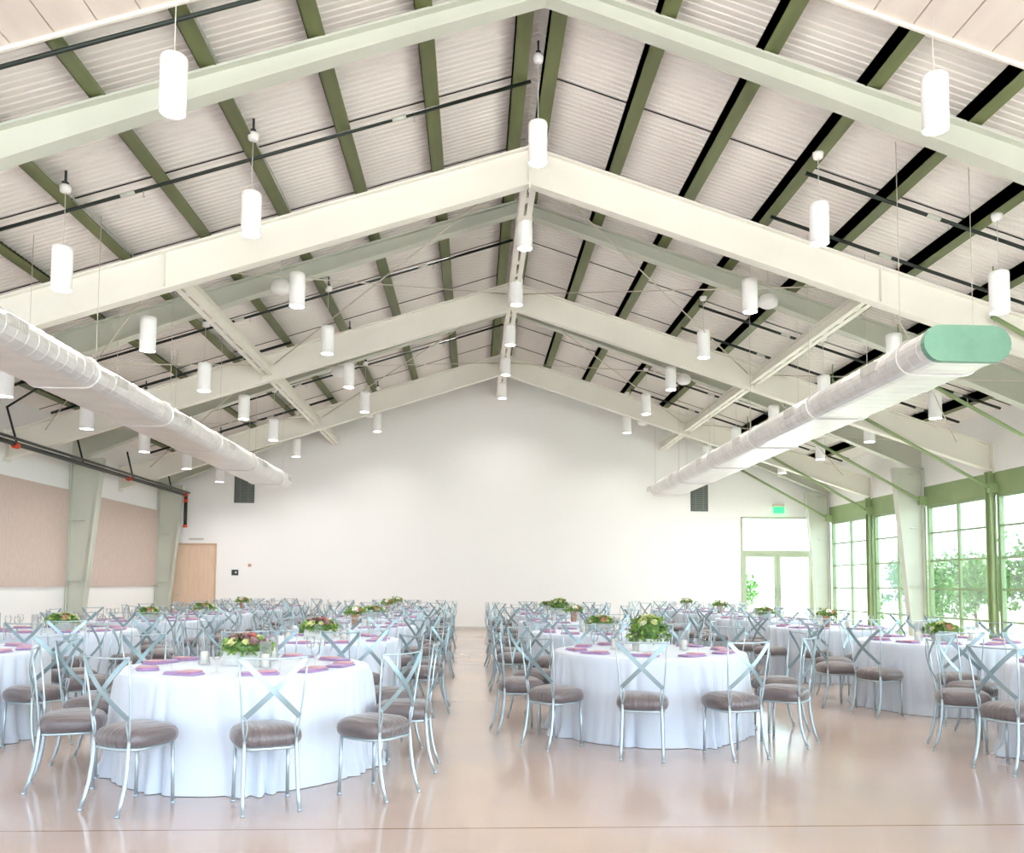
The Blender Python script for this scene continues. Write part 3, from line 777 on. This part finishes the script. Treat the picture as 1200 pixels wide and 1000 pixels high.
for cn,tabs in colsn:
    for ti,(cx,cy,ck,ph) in enumerate(tabs):
        tname='%s table of the %s'%(ordn[ti],cn)
        # table under the cloth
        t=empty('round_table',(cx,cy,0),random.uniform(0,6)); part('tabletop',TTm,t)
        for q in range(4):
            o=part('leg',TLm,t); o.location=(.55*math.cos(q*PI/2+.7),.55*math.sin(q*PI/2+.7),0)
        tag(t,'round banquet table under a white cloth, %s'%tname,'table','round banquet tables')
        rzc=random.uniform(0,6) if not (cn=='left aisle row' and ti==0) else .6
        o=bpy.data.objects.new('tablecloth',CLO[tno%4]); COL.objects.link(o); o.location=(cx,cy,0); o.rotation_euler=(0,0,rzc)
        tag(o,'white floor-length tablecloth on the %s'%tname,'tablecloth','white round tablecloths')
        # chairs
        chairs=[]
        if (cn,ti) in expl:
            chairs += expl[(cn,ti)]
            for a,r_ in rt3:
                x=cx+r_*math.cos(math.radians(a)); y=cy+r_*math.sin(math.radians(a)); chairs.append((x,y,a+180))
        else:
            def ring(p0):
                rr=random.Random(int(p0*10)+tno); out=[]
                for k_ in range(10):
                    a=p0+36*k_+rr.uniform(-3,3); r_=1.235+rr.uniform(-.01,.04)
                    out.append((cx+r_*math.cos(math.radians(a)),cy+r_*math.sin(math.radians(a)),a+180+rr.uniform(-6,6)))
                return out
            if ph is not None: chairs=ring(ph)
            else:
                best=None
                for p0 in range(0,36,3):
                    ch_=ring(p0); sc_=min([math.hypot(a_[0]-b_[0],a_[1]-b_[1]) for a_ in ch_ for b_ in placed]+[9])
                    if best is None or sc_>best[0]: best=(sc_,ch_)
                chairs=best[1]
        placed+=chairs
        for (x,y,a),phr in sides(chairs,cx,cy):
            if not used0: c=chair0; used0=True
            else: c=copy_tree(chair0)
            c.location=(x,y,0); c.rotation_euler=(0,0,math.radians(a-90))
            tag(c,'silver cross-back chair, %s, %s'%(phr,tname.replace(' of the ',' of ')),'chair','silver chairs around the %s'%tname)
        # things on the cloth
        H0=.7635
        if ck!='none':
            c=CPP[ck]
            if ck in cp_used: c=copy_tree(c)
            cp_used.add(ck); c.location=(cx+random.uniform(-.03,.03),cy+random.uniform(-.05,.05),H0); c.rotation_euler=(0,0,random.uniform(-.3,.3))
            tag(c,'%s, %s'%(CPL[ck],tname.replace(' of the ',' of ')),'centrepiece','flower centrepieces')
        base=math.degrees(math.atan2(chairs[0][1]-cy,chairs[0][0]-cx))
        naps=[];gobs=[]
        for (x,y,a) in chairs:
            an=math.atan2(y-cy,x-cx)+random.uniform(-.05,.05); rn=.72
            naps.append((cx+rn*math.cos(an),cy+rn*math.sin(an),an+PI/2+random.uniform(-.35,.35)))
            ag=an+.27; gobs.append((cx+.60*math.cos(ag),cy+.60*math.sin(ag)))
        for (x,y,a),phr in sides(naps,cx,cy):
            if nap0 is None: nap0=o=bpy.data.objects.new('napkin',NAPm)
            else: o=nap0.copy()
            COL.objects.link(o); o.location=(x,y,H0+.001); o.rotation_euler=(0,0,a)
            tag(o,'folded purple napkin, %s, %s'%(phr,tname.replace(' of the ',' of ')),'napkin','purple napkins on the %s'%tname)
        for (x,y),phr in sides(gobs,cx,cy):
            o=bpy.data.objects.new('water_goblet',GOBm); COL.objects.link(o); o.location=(x,y,H0+.001)
            tag(o,'clear stemmed glass, %s, %s'%(phr,tname.replace(' of the ',' of ')),'glass','water glasses on the %s'%tname)
        cands=[]
        for q in range(3):
            a=math.radians([200,325,80][q]+random.uniform(-25,25)); cands.append((cx+.33*math.cos(a),cy+.33*math.sin(a)))
        for k_,(x,y) in enumerate(sorted(cands)):
            c=empty('candle_holder',(x,y,H0)); part('glass_cylinder',GCm,c); part('candle',CDm,c)
            tag(c,'glass cylinder with ivory candle, %s of three, %s'%(['leftmost','middle','rightmost'][k_],tname),'candle','glass candle holders')
        tno+=1

# ------------------------------------------------------------------ outside greenery
def tree_mesh(seed,w,h,n):
    rnd=random.Random(seed); b=MB()
    blobs=[(rnd.uniform(-w*.5,w*.5),rnd.uniform(-w*.5,w*.5),rnd.uniform(.25,.8)*h,rnd.uniform(.35,.6)*w) for _ in range(12)]
    for _ in range(n):
        x,y,z,r_=rnd.choice(blobs); d=Vector((rnd.gauss(0,1),rnd.gauss(0,1),rnd.gauss(0,1))); d.normalize()
        c=Vector((x,y,z))+d*r_*rnd.uniform(.6,1); c.z=min(max(c.z,.05),h)
        t=Vector((rnd.uniform(-1,1),rnd.uniform(-1,1),rnd.uniform(-1,1))); t.normalize(); u=t.cross(d)
        if u.length<.1: continue
        u.normalize(); l=rnd.uniform(.12,.22)
        b.add([c-t*l*.5,c+u*l*.3,c+t*l*.5,c-u*l*.3],[(0,1,2,3)],0)
    return b.mesh('foliage',M['tree'])
TM=[tree_mesh(s,1.55,3.0,4200) for s in (1,2,3)]
tl=[(14.6,11.0),(18.4,14.0),(14.7,16.4),(18.6,19.4),(14.8,21.8),(18.6,25.0),(15.0,28.0),(18.8,31.0),(10.2,33.0),(8.2,35.0)]
for i,(x,y) in enumerate(tl):
    r=empty('leafy_tree',(x,y,-.13),i*1.3); o=part('foliage',TM[i%3],r); sca=1.0 if i<8 else .75; r.scale=(sca,sca,sca*random.uniform(.85,1.15))
    b=MB(); b.tube([(0,0,0),(.05,.02,.6),(0,.05,1.3),(.1,0,2.0)],.06,7,scales=[1.2,1,.8,.5]); b.build('trunk',M['bark'],r)
    where=('outside the window wall, %s from the front'%['first','second','third','fourth','fifth','sixth','seventh','eighth'][i]) if i<8 else ('seen through the glass doors, %s one'%['nearer','farther'][i-8])
    tag(r,'pale green leafy tree %s'%where,'tree','trees outside the hall')

# ------------------------------------------------------------------ light
w=bpy.data.worlds.new('sky'); sc.world=w; w.use_nodes=True; nt=w.node_tree; N=nt.nodes; L=nt.links
bg=N['Background']; tc=N.new('ShaderNodeTexCoord'); sx=N.new('ShaderNodeSeparateXYZ'); L.new(tc.outputs['Generated'],sx.inputs[0])
cr=N.new('ShaderNodeValToRGB'); L.new(sx.outputs['Z'],cr.inputs['Fac'])
cr.color_ramp.elements[0].position=0; cr.color_ramp.elements[0].color=(.80,.90,1,1)
cr.color_ramp.elements[1].position=.8; cr.color_ramp.elements[1].color=(.55,.74,1,1)
L.new(cr.outputs['Color'],bg.inputs['Color'])
mr=N.new('ShaderNodeMapRange'); mr.inputs[1].default_value=-.2; mr.inputs[2].default_value=.9; mr.inputs[3].default_value=1.15; mr.inputs[4].default_value=6.0
L.new(sx.outputs['X'],mr.inputs[0]); L.new(mr.outputs[0],bg.inputs['Strength'])
sl=bpy.data.lights.new('sun','SUN'); sl.energy=12; sl.angle=.02; sl.color=(1,.96,.9); so=bpy.data.objects.new('sun',sl); COL.objects.link(so)
so.rotation_euler=(math.radians(-12),math.radians(24),0)
def portal(loc,rot,sx_,sy_):
    l=bpy.data.lights.new('window_portal','AREA'); l.shape='RECTANGLE'; l.size=sx_; l.size_y=sy_; l.cycles.is_portal=True
    o=bpy.data.objects.new('window_portal',l); COL.objects.link(o); o.location=loc; o.rotation_euler=rot
portal((XR+.3,(YN+YE)/2,HZ0/2),(0,PI/2,0),HZ0,YE-YN)
portal((.74,YN-.05,4),(PI/2,0,0),20.4,8.2)
portal((XL-.25,.5,2.4),(0,-PI/2,0),5,9)
portal(((DX0+DX1)/2,YE+.3,DZ1/2),(-PI/2,0,0),2.3,3.5)

# ------------------------------------------------------------------ camera
F=991.534; yaw=math.radians(2.528); pit=math.radians(3.649); rol=math.radians(.352); YH=684.268
cam=bpy.data.cameras.new('camera'); co=bpy.data.objects.new('camera',cam); COL.objects.link(co); sc.camera=co
cam.sensor_fit='HORIZONTAL'; cam.sensor_width=36; cam.lens=F*36/1200
cam.shift_y=(YH-F*math.tan(pit)-500)/1200
co.location=(0,0,1.4)
co.rotation_euler=(Matrix.Rotation(-yaw,3,'Z')@Matrix.Rotation(PI/2+pit,3,'X')@Matrix.Rotation(rol,3,'Z')).to_euler()
cam.clip_start=.05; cam.clip_end=300
vs_=sc.view_settings; vs_.view_transform='Standard'; vs_.look='None'; vs_.gamma=1; vs_.use_curve_mapping=False; vs_.exposure=.9
sc.cycles.use_denoising=True; sc.cycles.max_bounces=10; sc.cycles.diffuse_bounces=6; sc.cycles.glossy_bounces=4; sc.cycles.transparent_max_bounces=24; sc.cycles.sample_clamp_indirect=8
